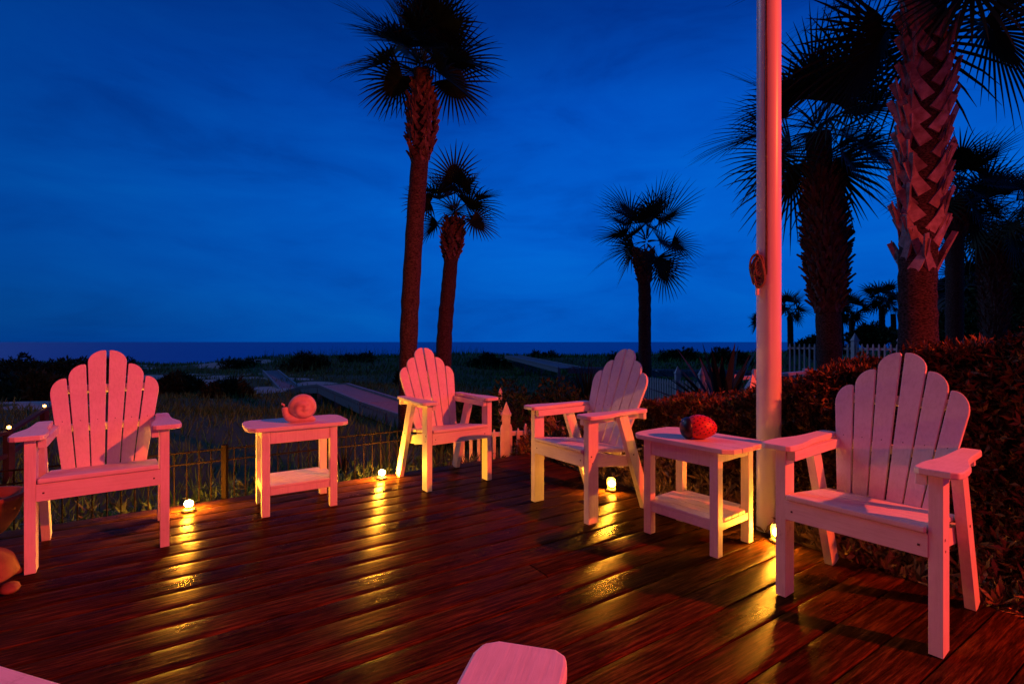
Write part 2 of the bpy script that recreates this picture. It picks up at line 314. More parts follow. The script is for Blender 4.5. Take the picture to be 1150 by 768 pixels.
# dune grass: one mass nobody could count
def blades(n, xr, yfun, hmin, hmax, wd):
    y = yfun(n); x = rng.uniform(*xr, n)*y; keep = (rng.uniform(size=n) > sandmask(x, y)*1.1)
    dens = .5+.3*lump(x,y,1.9,.7)+.3*lump(x*1.1,y,.9,2.); keep &= rng.uniform(size=n) < dens+.25
    s_, t_ = CA*x+SA*y, -SA*x+CA*y; keep &= ~((s_ < 4.2) & (t_ < 4.3))
    x, y = x[keep], y[keep]; n = len(x); z = ground(x, y)-.03
    P = np.stack([x,y,z], 1); D = np.stack([rng.normal(size=n)*.35+.12, rng.normal(size=n)*.35, np.ones(n)], 1)
    h = rng.uniform(hmin, hmax, n); return leafquads(P, D, h, wd*(1+y/14))
G = [blades(26000, (-1.3,1.3), lambda n: rng.uniform(4.2, 14, n), .10, .34, .010),
     blades(52000, (-1.25,1.2), lambda n: rng.uniform(12, 36, n), .12, .38, .012),
     blades(34000, (-1.15,1.15), lambda n: rng.uniform(34, 60, n), .18, .62, .016),
     blades(900, (-.5,-.05), lambda n: rng.uniform(36, 52, n), .8, 1.5, .006)]
g = quads('dune_grass', np.concatenate(G), M['grass']); g['kind'] = 'stuff'; g['label'] = 'rough green grass covering the dunes behind the deck'; g['category'] = 'grass'

# ------------------------------------------------------------------ furniture
pt = M['paint']
def arm_outline(side):
    # paddle: wide rounded front, scooped narrow rear (x outward)
    p = [(-.030,.50),(.030,.50),(.036,.47),(.038,.30),(.043,.22),(.058,.15),(.070,.10),(.074,.05),(.074,-.025),(.066,-.050),(.045,-.062),(-.040,-.062),(-.056,-.050),(-.060,-.03),(-.060,.06),(-.052,.13),(-.040,.20),(-.036,.30),(-.034,.47)]
    return [(x*side, y) for x, y in p] if side < 0 else [(x*side, y) for x, y in p][::-1]
def make_chair(label):
    t = thing('patio_armchair', label, 'chair')
    hx = .262
    for sx in (-1, 1):
        b = MB(); b.box(sx*hx-.0205, sx*hx+.0205, -.0235,.0585, 0,.632)
        b.box(sx*(hx+.0206)-.0008, sx*(hx+.0206)+.0008, -.005,.005,.40,.41, 1); b.box(sx*(hx+.0206)-.0008, sx*(hx+.0206)+.0008, .004,.012,.36,.368, 1)
        b.build('leg', [pt, M['screw']], t, .003)
        b = MB(); b.bar((sx*hx,.525,0), (sx*hx,.285,.632), .036, .076, up=(0,1,.3)); b.box(sx*(hx+.019)-.0008, sx*(hx+.019)+.0008, .375,.385,.365,.375, 1)
        b.build('leg', [pt, M['screw']], t, .003)
        b = MB(); o = arm_outline(sx); b.prism(o, .633,.658, Matrix.Translation((sx*(hx+.002),0,0)))
        arm = b.build('armrest', M['paint_y'], t, .005)
        b = MB(); xo = sx*(hx-.042); b.box(xo-.0165, xo+.0165, -.02,.535,.590,.632); b.build('rail', M['paint_y'], arm, .003)
        b = MB(); xo = sx*(hx-.0405); b.add([Vector((xo+dx, y, z)) for dx in (-.016,.016) for y, z in ((-.02,.335),(.47,.275),(.47,.345),(.30,.365),(.12,.405),(-.02,.422))],
            [(0,1,2,3,4,5),(11,10,9,8,7,6)]+[(i,(i+6),((i+1)%6)+6,(i+1)%6) for i in range(6)]); b.build('side_rail', M['paint_y'], t, .003)
    b = MB(); b.box(-hx+.0210, hx-.0210, -.026,-.002,.338,.420)
    for sx in (-1,1): b.lathe([(.0001,0),(.0045,0),(.0045,.002)], (0,0,0), 8, 1) if 0 else b.box(sx*.215-.004, sx*.215+.004, -.0275,-.026,.372,.380, 1)
    b.build('seat_apron', [M['paint_x'], M['screw']], t, .003)
    b = MB()                                       # seat slats, sloping to the back
    for k in range(6):
        y0 = -.036+k*.073; z0 = .4225-.0 if k == 0 else .4225-.118*(y0+.0)
        b.box(-hx+.026, hx-.026, 0,.068, 0,.024, 0, Matrix.Translation((0,y0,z0)) @ Matrix.Rotation(-.115 if k else -.02, 4, 'X'))
    b.build('seat', M['paint_x'], t, .006)
    # fan of six back slats: local plane u (across), v (along the slope)
    base = Vector((0,.362,.345)); top = Vector((0,.640,1.045)); vd = (top-base).normalized(); Lb = (top-base).length; nd = Vector((1,0,0)).cross(vd)
    Mx = Matrix(((1,vd.x,nd.x,base.x),(0,vd.y,nd.y,base.y),(0,vd.z,nd.z,base.z),(0,0,0,1)))
    b = MB(); hts = [Lb, Lb-.088, Lb-.172]
    for k in range(3):
        for sx in (-1,1):
            u0b, u1b = .004+k*.060, .004+k*.060+.055; hh = hts[k]; f = hh/Lb
            def edge(u, v): return u*(1+.62*v/Lb)
            low = hh-.075-.012*k
            pts = [(edge(u0b,0),0),(edge(u1b,0),0),(edge(u1b,low),low)]
            a0, a1 = edge(u0b,hh), edge(u1b,hh)
            for q in range(1,8):
                a = q/8*math.pi/2; yy_ = low+(hh-low)*math.sin(a); e0, e1 = edge(u0b,yy_), edge(u1b,yy_); pts.append((e0+(e1-e0)*(.12+.88*math.cos(a)**1.05)*(1-.012*q), yy_))
            pts += [(a0+(a1-a0)*.06, hh), (a0+.001, hh-.004)]
            pts = [(sx*x, y) for x, y in pts]
            if sx < 0: pts = pts[::-1]
            b.prism(pts, -.0095, .0095, Mx)
            uu = edge((u0b+u1b)/2, .33); b.box(-.003,.003,-.003,.003,-.0108,.0108, 1, Mx @ Matrix.Translation((sx*uu,.325,0)))
    b.build('backrest', [pt, M['screw']], t, .0035)
    b = MB(); b.box(-.275,.275,.483,.512,.588,.630); b.build('back_support', M['paint_x'], t, .003)
    b = MB(); b.box(-.20,.20, .25,.29, -.032,-.010, 0, Mx @ Matrix.Translation((0,.28,0))) if 0 else b.box(-.19,.19,0,.045,-.034,-.0105, 0, Mx @ Matrix.Translation((0,.50,0)))
    b.build('back_brace', M['paint_x'], t, .003)
    b = MB(); b.box(-.204,.204,.352,.374,.272,.335); b.build('rear_seat_rail', M['paint_x'], t, .003)
    return t
def place(o, loc, back, label=None):
    o.location = (loc[0], loc[1], .0025); o.rotation_euler = (0,0,math.atan2(-back[0], back[1]))
    if label: o['label'] = label
chair = make_chair('white fan-back armchair at the far right, in front of the clipped hedge')
GC = 'white armchairs set out on the deck'; chair['group'] = GC
place(chair, (1.34,1.965), (.795,.607))
for loc, bk, lb in [((.315,3.235), (.815,.579), 'white armchair turned sideways between the picket fence post and the table with the ladybird'),
                    ((-.405,3.83), (-.583,.812), 'white armchair in front of the two close-set tall palm trunks'),
                    ((-2.085,2.535), (-.60,.80), 'white armchair at the left, beside the terracotta planter'),
                    ((.265,.600), (-.25,-.97), 'white armchair seen only by one rounded armrest at the bottom of the picture')]:
    place(copy_tree(chair), loc, bk, lb)
def make_table(label):
    t = thing('side_table', label, 'table'); hx, hy = .205, .158
    for sx in (-1,1):
        for sy in (-1,1):
            b = MB(); b.box(sx*hx-.0235,sx*hx+.0235,sy*hy-.0235,sy*hy+.0235,0,.535); b.build('leg', pt, t, .003)
    b = MB()
    w0 = 2*(hy+.045)/4
    for k in range(4):
        y0 = -(hy+.045)+k*w0; y1 = y0+w0-.003; hx0 = .315; c = .055
        if k == 0: p = [(-hx0+c,y0),(hx0-c,y0),(hx0-.012,y0+c*.75),(hx0,y1),(-hx0,y1),(-hx0+.012,y0+c*.75)]
        elif k == 3: p = [(-hx0,y0),(hx0,y0),(hx0-.012,y1-c*.75),(hx0-c,y1),(-hx0+c,y1),(-hx0+.012,y1-c*.75)]
        else: p = [(-hx0-.002,y0),(hx0+.002,y0),(hx0+.002,y1),(-hx0-.002,y1)]
        b.prism(p, .5365,.562)
    b.build('tabletop', M['paint_x'], t, .004)
    for sy in (-1,1):
        b = MB(); b.box(-hx+.025,hx-.025,sy*(hy+.008)-.011,sy*(hy+.008)+.011,.455,.534); b.build('apron', pt, t, .003)
        b = MB(); b.box(-hx+.025,hx-.025,sy*(hy+.008)-.011,sy*(hy+.008)+.011,.130,.170); b.build('stretcher', pt, t, .003)
    for sx in (-1,1):
        b = MB(); b.box(sx*(hx+.008)-.011,sx*(hx+.008)+.011,-hy+.025,hy-.025,.480,.534); b.build('apron', pt, t, .003)
        b = MB(); b.box(sx*(hx+.008)-.011,sx*(hx+.008)+.011,-hy+.025,hy-.025,.130,.170); b.build('stretcher', pt, t, .003)
    b = MB()
    for k in range(5):
        y0 = -(hy+.02)+k*.0715; e = hx+.018 if 0 < k < 4 else hx-.0245; b.box(-e,e,y0,y0+.068,.1705,.190)
    b.build('shelf', M['paint_x'], t, .004)
    return t
tb = make_table('white side table carrying the clay snail, between the two left armchairs'); GT = 'white slatted side tables'; tb['group'] = GT
def place_t(o, c, ax, label=None):
    o.location = (c[0], c[1], .0025); o.rotation_euler = (0,0,math.atan2(ax[1], ax[0]))
    if label: o['label'] = label
place_t(tb, (-1.465,3.385), (.844,.537))
place_t(copy_tree(tb), (1.045,2.815), (.615,-.789), 'white side table carrying the red spotted ladybird')
place_t(copy_tree(tb), (-.86,.622), (.955,-.297), 'white side table just cut off at the bottom left corner of the picture')

# clay snail on the left table
sn = thing('garden_snail', 'clay snail figure with a round shell on the left side table', 'figurine', (-1.43,3.33,.5645), math.radians(28))
b = MB()
body = [(-.078,0,.108),(-.078,0,.090),(-.074,0,.062),(-.062,0,.038),(-.035,0,.030),(.02,0,.030),(.07,0,.024),(.115,0,.008)]
b.tube(body, [.020,.024,.023,.030,.036,.040,.032,.010], 12)
o = b.build('body', M['snail'], sn, sm=True); md = o.modifiers.new('sub','SUBSURF'); md.levels = md.render_levels = 1
for sy in (-1,1):
    b = MB(); b.tube([(-.083,sy*.010,.118),(-.091,sy*.016,.124),(-.098,sy*.020,.128)], [.007,.0055,.006], 8); b.build('feeler', M['snail'], sn, sm=True)
b = MB()
def shellfn(v):
    d = math.hypot(v.x, v.z)/.078; a = math.atan2(v.z, v.x); k = 1+.035*math.sin(9*d-a); return Vector((v.x*k, v.y*(1+.12*math.sin(9*d-a)), v.z*k))
b.ball((.030,0,.098), .088,.070,.086, 48, 36, fn=shellfn); b.build('shell', M['snail'], sn, sm=True)
# ladybird on the right table
lbx = thing('ladybird_figure', 'red ladybird ornament with small black spots on the right side table', 'figurine', (1.030,2.765,.5645), math.radians(-8))
def egg(v): return Vector((v.x, v.y*(1-.9*v.x), v.z*(1-.8*v.x)+(.0 if v.z > 0 else v.z*-.18)))
b = MB(); b.ball((0.012,0,.060), .090,.074,.072, 40, 24, fn=egg)
for k in range(120):
    ph = k*2.399963; zz = 1-(k+.5)/120*1.5; rr_ = math.sqrt(max(0,1-zz*zz)); d = Vector((zz*.0+math.cos(ph)*rr_, math.sin(ph)*rr_, zz))
    if d.z < -.6 or d.x < -.50: continue
    p = egg(Vector((d.x*.090, d.y*.074, d.z*.072)))+Vector((.012,0,.060)); n = Vector((d.x/.09, d.y/.074, d.z/.072)).normalized()
    q = n.to_track_quat('Z','Y').to_matrix().to_4x4(); b.prism([(.0036*math.cos(a*math.pi/4), .0036*math.sin(a*math.pi/4)) for a in range(8)], -.002, .0012, Matrix.Translation(p) @ q, 1)
b.build('shell', [M['red'], M['bug']], lbx, sm=False)
for p_ in bpy.data.objects['shell.001'].data.polygons if 'shell.001' in bpy.data.objects else []: p_.use_smooth = p_.material_index == 0
b = MB(); b.ball((-.054,0,.058), .042,.066,.060, 24, 16); b.build('head', M['bug'], lbx, sm=True)
b = MB(); b.ball((-.074,-.018,.096), .010,.010,.009, 12, 8); b.ball((-.074,.022,.096), .010,.010,.009, 12, 8); b.build('eyes', M['fence'], lbx, sm=True)

# deck lamps
def deck_lamp(x, y, label, z=.05, hood=None, glow='lampglow'):
    t = thing('deck_lamp', label, 'lamp', (x,y,.002), 0, 'small amber lamps along the deck edge')
    b = MB(); b.lathe([(.0001,0),(.042,0),(.042,.010),(.034,.016),(.018,.018),(.016,z-.020),(.0001,z-.020)], n=20); b.build('base', M['black'], t)
    b = MB(); b.ball((0,0,z), .025,.025,.021, 16, 10); b.build('bulb', M[glow], t, sm=True)
    if hood is not None:
        b = MB(); pf = [(.036,.015),(.038,z+.03),(.030,z+.045),(.0,z+.05)]; k = 14
        vs = [(r_*math.cos(hood-1.75+3.5*j/k), r_*math.sin(hood-1.75+3.5*j/k), zz_) for r_, zz_ in pf for j in range(k+1)]
        b.add(vs, [(i*(k+1)+j,i*(k+1)+j+1,(i+1)*(k+1)+j+1,(i+1)*(k+1)+j) for i in range(3) for j in range(k)]); o = b.build('hood', M['black'], t); md = o.modifiers.new('thick','SOLIDIFY'); md.thickness = .003
deck_lamp(-2.10,3.24, 'glowing amber lamp on the deck edge right of the leftmost armchair')
deck_lamp(-1.046,4.01, 'glowing amber lamp on the deck edge left of the armchair before the palms')
deck_lamp(.738,3.69, 'glowing amber lamp seen under the sideways armchair', hood=.95, glow='lampglow_dim')
deck_lamp(1.462,2.742, 'glowing amber lamp beside the flagpole base behind the ladybird table', hood=.70, glow='lampglow_dim')

# planter and turtle at the left edge
pl = thing('planter_bowl', 'terracotta bowl planter on a foot, cut off by the left edge', 'planter', (-2.65,2.46,-.018))
b = MB(); b.lathe([(.0001,0),(.11,0),(.115,.02),(.06,.04),(.045,.08),(.05,.12),(.11,.17),(.155,.24),(.178,.33),(.190,.335),(.190,.355),(.168,.355),(.16,.32),(.0001,.30)], n=40); b.build('bowl', M['terracotta'], pl, sm=True)
tt = thing('turtle_figure', 'reddish clay turtle figure on the deck below the terracotta bowl', 'figurine', (-2.37,2.20,.002), math.radians(-50))
def dome(v):
    a = math.atan2(v.y, v.x); k = 1+.02*math.cos(6*a)*(1 if v.z > 0 else 0)+.015*math.cos(v.z*90); return Vector((v.x*k, v.y*k, v.z if v.z > 0 else v.z*.25))
b = MB(); b.ball((0,0,.06), .17,.14,.125, 48, 30, fn=dome); b.build('shell', M['terracotta'], tt, sm=True)
b = MB(); b.tube([(.14,0,.05),(.19,0,.075),(.225,0,.085),(.25,0,.08)], [.03,.03,.036,.018], 12); b.build('head', M['terracotta'], tt, sm=True)
for sx, sy in ((1,1),(1,-1),(-1,1),(-1,-1)):
    b = MB(); b.ball((sx*.12,sy*.12,.022), .055,.035,.022, 12, 8); b.build('foot', M['terracotta'], tt, sm=True)

# ------------------------------------------------------------------ fences
def g1(x, y): return float(ground(x, y))
wf = thing('wire_fence', 'low rusty wire fence with thin bars along the left deck edge', 'fence', ST(.2,4.12,-.5))
def rel(p, t): return Vector(p)-t.location
b = MB()
for z in (.335,.255): b.bar(rel(ST(-2.6,4.12,z),wf), rel(ST(2.12,4.12,z),wf), .010,.010)
s = -2.6
while s < 2.1: b.bar(rel(ST(s,4.12,-.5),wf), rel(ST(s,4.12,.34),wf), .006,.006); s += .072
b.build('mesh_panel', M['iron'], wf)
for s in (-1.75,.22,2.10):
    b = MB(); b.bar(rel(ST(s,4.12,-.55),wf), rel(ST(s,4.12,.365),wf), .035,.035); b.build('post', M['iron'], wf, .002)
def picket_fence(name, label, pts, ztop, zbot, spacing, wpk, posts, posth, pw, alt=0, group=None, round_tip=True):
    a = Vector(pts[0]); t = thing(name, label, 'fence', (a.x,a.y,zbot), 0, group)
    for k, (p, q) in enumerate(zip(pts[:-1], pts[1:])):
        p, q = Vector(p), Vector(q); d = (q-p); Ln = d.length; d.normalize(); n = Vector((-d.y,d.x,0)); b = MB(); r_ = MB()
        P = lambda s_, z: rel(Vector((p.x+d.x*s_, p.y+d.y*s_, z)), t)
        for z in (ztop-.10, zbot+.18):
            r_ = MB(); r_.bar(P(0,z), P(Ln,z), .022,.045); r_.build('rail', M['fence'], t)
        i = 0; s_ = spacing*.5
        while s_ < Ln:
            zt = ztop-(alt if i % 2 else 0); b.bar(P(s_,zbot)-n*.0225, P(s_,zt-.04)-n*.0225, wpk,.02, up=n); b.bar(P(s_,zt-.04)-n*.0225, P(s_,zt)-n*.0225, wpk,.02, up=n, wx2=wpk*.3, wy2=.012)
            i += 1; s_ += spacing
        b.build('pickets', M['fence'], t)
    for (x, y) in posts:
        b = MB(); c = rel((x,y,0),t); b.box(c.x-pw/2,c.x+pw/2,c.y-pw/2,c.y+pw/2,0,posth-zbot)
        z = posth-zbot; b.box(c.x-pw*.62,c.x+pw*.62,c.y-pw*.62,c.y+pw*.62,z,z+.02)
        b.add([(c.x+dx*pw*.55,c.y+dy*pw*.55,z+.02) for dx,dy in ((-1,-1),(1,-1),(1,1),(-1,1))]+[(c.x,c.y,z+.02+pw*1.5)], [(0,1,4),(1,2,4),(2,3,4),(3,0,4),(0,3,2,1)])
        b.build('post', M['fence'], t, .002)
picket_fence('picket_fence', 'low white picket fence with a pointed post just beyond the deck corner', [(-.62,5.02,0),(-.06,5.2,0),(1.95,5.76,0)], .245, -.55, .082, .030, [(-.06,5.2)], .335, .085, .045)
p3 = W(700,440,13); 
picket_fence('picket_fence', 'distant bluish white picket fence seen between sideways armchair and spiky plant', [W(676,440,14.5),W(761,440,11.3),W(800,440,10.6),W(812,440,14)], .24, -.9, .095, .045, [(W(761,0,11.3).x,11.3),(W(788,0,10.8).x,10.8)], .38, .11)
picket_fence('railing_fence', 'white railing fence between the two thick booted palm trunks', [W(885,384,11.5),W(960,384,10.2),W(1013,384,9.3)], 1.06, -.4, .115, .028, [(W(960,0,10.2).x,10.2),(W(1013,0,9.3).x,9.3)], 1.12, .10)
# low rail behind the hedge
t = thing('garden_rail', 'pale blue low garden rail behind the hedge beside the flagpole', 'railing', (W(822,0,8.3).x,8.3,-.5))
b = MB(); b.bar(rel(W(822,425,8.3),t), rel(W(1000,409,9.6),t), .10,.05); b.build('rail', M['fence'], t, .004)
for px, py, yy in ((826,424,8.33),(848,422,8.5),(905,417,8.9),(960,412,9.3)):
    p = rel(W(px,py,yy),t); b = MB(); b.box(p.x-.04,p.x+.04,p.y-.04,p.y+.04,0,p.z+(.06 if px != 848 else .12)); b.build('post', M['fence'], t, .003)
for px, py, yy, lb in ((845,433,4.9,'small pink lit pointed fence post top poking out of the hedge left of the flagpole'),(562,438,7.2,'small pale pointed post in the dark shrubs beyond the armchair before the palms')):
    q = W(px,py,yy); sz = .055 if px == 845 else .025; b = MB(); b.box(-sz,sz,-sz,sz,0,q.z+.5-.02)
    b.add([(-sz,-sz,q.z+.48),(sz,-sz,q.z+.48),(sz,sz,q.z+.48),(-sz,sz,q.z+.48),(0,0,q.z+.48+2.6*sz)], [(0,1,4),(1,2,4),(2,3,4),(3,0,4)])
    o = b.build('fence_post', M['fence'], None, .002); o.location = (q.x,q.y,-.5); tag(o, lb, 'post')

# left handrail with small lights
t = thing('walkway_handrail', 'dark handrail leading to the beach at the left edge', 'handrail', W(-40,500,5.2)*1)
t.location.z = -.6
pts = [W(-40,500,5.0), W(10,484,5.6), W(50,459,7.2), W(78,452,8.6)]
b = MB()
for p, q in zip(pts[:-1], pts[1:]):
    b.bar(rel(p,t), rel(q,t), .06,.035); b.bar(rel(p-Vector((0,0,.26)),t), rel(q-Vector((0,0,.26)),t), .03,.05)
b.build('rail', M['darkwood'], t)
for p in pts[1:]:
    b = MB(); c = rel(p,t); b.box(c.x-.035,c.x+.035,c.y-.035,c.y+.035,g1(p.x,p.y)-t.location.z-.1,c.z-.02); b.build('post', M['darkwood'], t)
for p, lb in ((pts[1], 'tiny amber light on the handrail, above the left armrest at the picture edge'), (pts[2], 'tiny amber light further along the handrail, left of the fan back')):
    t2 = thing('rail_light', lb, 'lamp', p+Vector((0,0,.018)), 0, 'tiny amber handrail lights')
    b = MB(); b.lathe([(.0001,0),(.03,0),(.03,.012),(.0001,.012)], n=12); b.build('base', M['black'], t2)
    b = MB(); b.ball((0,0,.030), .018,.018,.018, 10, 8); b.build('bulb', M['smallglow'], t2, sm=True)

# ------------------------------------------------------------------ boardwalks
def boardwalk(name, label, pts, width, rails=True):
    t = thing(name, label, 'boardwalk', (pts[0].x, pts[0].y, pts[0].z-.5)); b = MB(); posts = []; e = MB()
    for k in range(len(pts)-1):
        p, q = pts[k], pts[k+1]; d = q-p; Ln = d.length; d.normalize(); n = d.cross(Vector((0,0,1))).normalized(); n2 = (n+((pts[k+2]-q).normalized().cross(Vector((0,0,1))).normalized() if k+2 < len(pts) else n)).normalized()
        s_ = 0; w_ = .14
        while s_ < Ln-.05:
            b.bar(rel(p+d*s_+d*.065-n*width/2,t), rel(p+d*s_+d*.065+n*width/2,t), .13, .035, up=(0,0,1)); s_ += .175
        for sd in (-1,1):
            e.bar(rel(p+n*sd*(width/2-.05)+Vector((0,0,.045)),t), rel(q+n*sd*(width/2-.05)+Vector((0,0,.045)),t), .09,.05)
            e.bar(rel(p+n*sd*(width/2-.03)-Vector((0,0,.12)),t), rel(q+n*sd*(width/2-.03)-Vector((0,0,.12)),t), .04,.20)
            for f in (0,.5): posts.append(p+(q-p)*f+n*sd*(width/2-.08))
    b.build('planks', M['grey'], t); e.build('kerb_rails', M['grey'], t)
    for p in posts:
        c = rel(p,t); m_ = MB(); m_.box(c.x-.06,c.x+.06,c.y-.06,c.y+.06, min(g1(p.x,p.y)-.3, p.z-.2)-t.location.z, c.z-.04); m_.build('post', M['grey'], t)
boardwalk('boardwalk', 'grey wooden boardwalk bending down and up through the dunes at the left', [W(500,474,9.0),W(428,452,11.6),W(374,432.5,16.5),W(352,434,20),W(330,440,22.5),W(304,416,33)], 1.0)
boardwalk('boardwalk', 'thin pale boardwalk running out across the dunes in the middle distance', [W(890,419,24),W(735,416,24.5),W(640,413,25.5),W(575,399,43)], 1.3)

# ------------------------------------------------------------------ flagpole
px_, py_ = 1.555, 3.02
fp = thing('flagpole', 'tall white flagpole rising out of the picture between ladybird table and right armchair', 'flagpole', (px_,py_,-.45))
b = MB(); b.lathe([(.068,0),(.068,2.2),(.066,5.0),(.058,8.5),(.0001,8.52)], n=48); b.build('pole', M['pole'], fp, sm=True)
b = MB(); b.lathe([(.0001,0),(.13,0),(.13,.03),(.10,.06),(.074,.065)], n=32); b.build('base_collar', M['pole'], fp, sm=True)
va = Vector((px_,py_,0)).normalized(); lf = Vector((-va.y, va.x, 0)); out_ = (lf*.22-va*.976).normalized()*.0725
b = MB(); hp = [(out_.x+.0015*math.sin(k*1.1), out_.y, 1.95+k*.25) for k in range(26)]; b.tube(hp, .0035, 6)
hp = [(out_.x+.006+.002*math.sin(k*1.7), out_.y-.002, 1.95+k*.25) for k in range(26)]; b.tube(hp, .0035, 6); b.build('halyard', M['rope'], fp, sm=True)
oc = (lf*.72-va*.69).normalized()*.085
b = MB(); b.bar((oc.x,oc.y,1.83),(oc.x,oc.y,2.10), .016,.02); b.build('cleat', M['pole'], fp, .003)
b = MB()
for k in range(22):
    a0 = random.uniform(-.3,.3); rr_ = random.uniform(.018,.076); pts = []
    for j in range(25):
        a = 2*math.pi*j/24; s_ = math.cos(a+a0)*rr_*.46+a0*.03; pts.append((oc.x+lf.x*s_*1.0+(-va.x)*(.012+.0012*k+.006*math.sin(a*3)), oc.y+lf.y*s_+(-va.y)*(.012+.0012*k), 1.965+math.sin(a)*rr_*1.15+a0*.03))
    jx, jz = random.uniform(-.014,.014), random.uniform(-.03,.03); pts = [(x+lf.x*jx, y+lf.y*jx, z+jz) for x, y, z in pts]
    b.tube(pts, .0065, 6)
b.build('rope_coil', M['rope'], fp, sm=True)

# ------------------------------------------------------------------ palms
def interp(pts, u):
    u = max(0, min(.9999, u))*(len(pts)-1); i = int(u); f = u-i; return Vector(pts[i])*(1-f)+Vector(pts[i+1])*f
def spline(pts, n):
    P = [Vector(p) for p in pts]; P = [P[0]*2-P[1]]+P+[P[-1]*2-P[-2]]; o = []
    for k in range(n+1):
        u = k/n*(len(P)-3); i = min(int(u), len(P)-4); f = u-i; a,b_,c,d = P[i:i+4]
        o.append(.5*((2*b_)+(c-a)*f+(2*a-5*b_+4*c-d)*f*f+(3*b_-a-3*c+d)*f**3))
    return o
def frond(cb, o, az, el, plen, fl, nl, droop, wide, rr):
    h = Vector((math.cos(az), math.sin(az), 0)); side = Vector((-h.y, h.x, 0))
    p = Vector(o); e = el; pts = [p.copy()]; st = 6
    for k in range(st):
        p = p+(h*math.cos(e)+Vector((0,0,1))*math.sin(e))*plen/st; e -= droop*.10; pts.append(p.copy())
    cb.tube(pts, [.022,.018,.015,.012,.011,.010,.009], 4, 0, False)
    # costa: curves downwards through the blade
    roll = rr.uniform(-.9,.9); fold = rr.uniform(.15,.7)
    for k in range(nl):
        u = (k+.5)/nl*2-1                          # -1..1 across the fan
        ang = u*2.05; ca = max(0, math.cos(ang*.72)); base = p+(h*math.cos(e)+Vector((0,0,1))*math.sin(e))*fl*.18*(1-abs(u))
        f_ = (h*math.cos(e)+Vector((0,0,1))*math.sin(e)); s2 = (side*math.cos(roll)+f_.cross(side)*math.sin(roll)); up = s2.cross(f_)
        if up.z < 0: up = -up
        d = (f_*math.cos(ang)+s2*math.sin(ang)+up*(.04+fold*abs(u)**1.4)).normalized(); ln = fl*(.74+.30*ca)*rr.uniform(.86,1.08)
        q = base; wv = d.cross(up).normalized(); w0 = wide; segs = []
        for j, ww in enumerate((.5,1.15,1.0,.62,.10)):
            segs.append((q-wv*w0*ww/2, q+wv*w0*ww/2)); g_ = droop*(.02,.04,.10,.20,.25)[j]*(.4+1.1*rr.random())
            d = (d-Vector((0,0,1))*g_).normalized(); q = q+d*ln/4
        vs = [v for s_ in segs for v in s_]; cb.add(vs, [(2*j,2*j+1,2*j+3,2*j+2) for j in range(4)])
def palm(label, path, r0, r1, boot, crown, rc, nf, nl=34, seed=1, lean_el=(-.9,1.45), wide=.03, bootlen=.30, bootmat='boot', bdense=1.0, bflare=.5, droop=1.0, petfrac=.40, bootw=.075):
    """path: list of points base->crown base; boot=(z0,z1,radius fn); crown centre = last path point"""
    rr = random.Random(seed); P = spline(path, 40); t = thing('palm_tree', label, 'palm tree', (P[0].x,P[0].y,P[0].z)); T = t.location.copy()
    b = MB(); n = 40; rad = []
    for k, p in enumerate(P): rad.append((r0+(r1-r0)*k/n)*(1+.04*math.sin(k*2.3+seed)+.05*rr.random())+(.35*r0 if k == 0 else 0))
    b.tube([p-T for p in P], rad, 20); b.build('trunk', M['bark'], t, sm=True)
    if boot:
        z0, z1, prf = boot; b = MB(); zz = z0; k = 0
        while zz < z1:
            p = min(P, key=lambda q: abs(q.z-zz)); f = (zz-z0)/(z1-z0); rb = prf(f)
            nb = max(5, int(2*math.pi*rb/(bootw*1.9)*bdense))
            for j in range(nb):
                a = 2*math.pi*(j+.5*(k % 2))/nb+rr.uniform(-.12,.12); o_ = Vector((math.cos(a), math.sin(a), 0)); tg = Vector((-o_.y, o_.x, 0)); ln = bootlen*rr.uniform(.75,1.15)*(.55+.45*min(1, rb/.3))
                sgn = 1 if (j+k) % 2 else -1; a0 = Vector((p.x,p.y,zz))-T+o_*rb*.80
                a1 = a0+Vector((0,0,1))*ln*.45+tg*sgn*ln*.27+o_*ln*.07; fl_ = bflare*rr.uniform(.6,1.5); a2 = a1+Vector((0,0,1))*ln*.50+tg*sgn*ln*.20+o_*ln*fl_*.55
                wd = bootw*rr.uniform(.8,1.1)
                b.bar(a0, a1, wd,.035, up=o_, wx2=wd*.72, wy2=.030); b.bar(a1, a2, wd*.72,.030, up=o_, wx2=wd*.6*rr.uniform(.6,1.1), wy2=.016)
            zz += bootlen*.36/bdense*rr.uniform(.85,1.15); k += 1
        b.build('boots', M[bootmat], t)
    cb = MB(); c = Vector(crown)-T
    for k in range(nf):
        az = k*2.39996+rr.uniform(-.2,.2); f = (k+.5)/nf; el = lean_el[0]+(lean_el[1]-lean_el[0])*f**.8+rr.uniform(-.12,.12)
        s_ = rr.uniform(.82,1.10); pf = petfrac*rr.uniform(.6,1.3)
        frond(cb, c+Vector((math.cos(az)*.05, math.sin(az)*.05, (el-.3)*.10*rc)), az, el, rc*pf*s_, rc*(1.08-pf)*s_, nl, droop*(1.0 if el < .7 else .7), wide, rr)
    cb.build('crown', M['leaf'], t); return t
def path(pl, Y, dz=0): return [W(px, py, Y) for px, py in pl]
def basept(px, Y, py=None):
    x = (px-CX)/F*Y; return Vector((x, Y, g1(x,Y)-.1))
Y = 9.0
palm('tallest palm with a slim leaning trunk and shaggy brown bulge under the crown', [basept(457,Y)]+path([(459,380),(463,300),(469,210),(474,150),(475,105),(474,80)],Y), .158,.148,
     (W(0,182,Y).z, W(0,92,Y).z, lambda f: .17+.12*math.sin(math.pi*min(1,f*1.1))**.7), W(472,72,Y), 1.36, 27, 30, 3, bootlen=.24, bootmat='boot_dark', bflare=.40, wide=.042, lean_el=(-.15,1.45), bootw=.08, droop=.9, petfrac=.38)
Y = 12.0
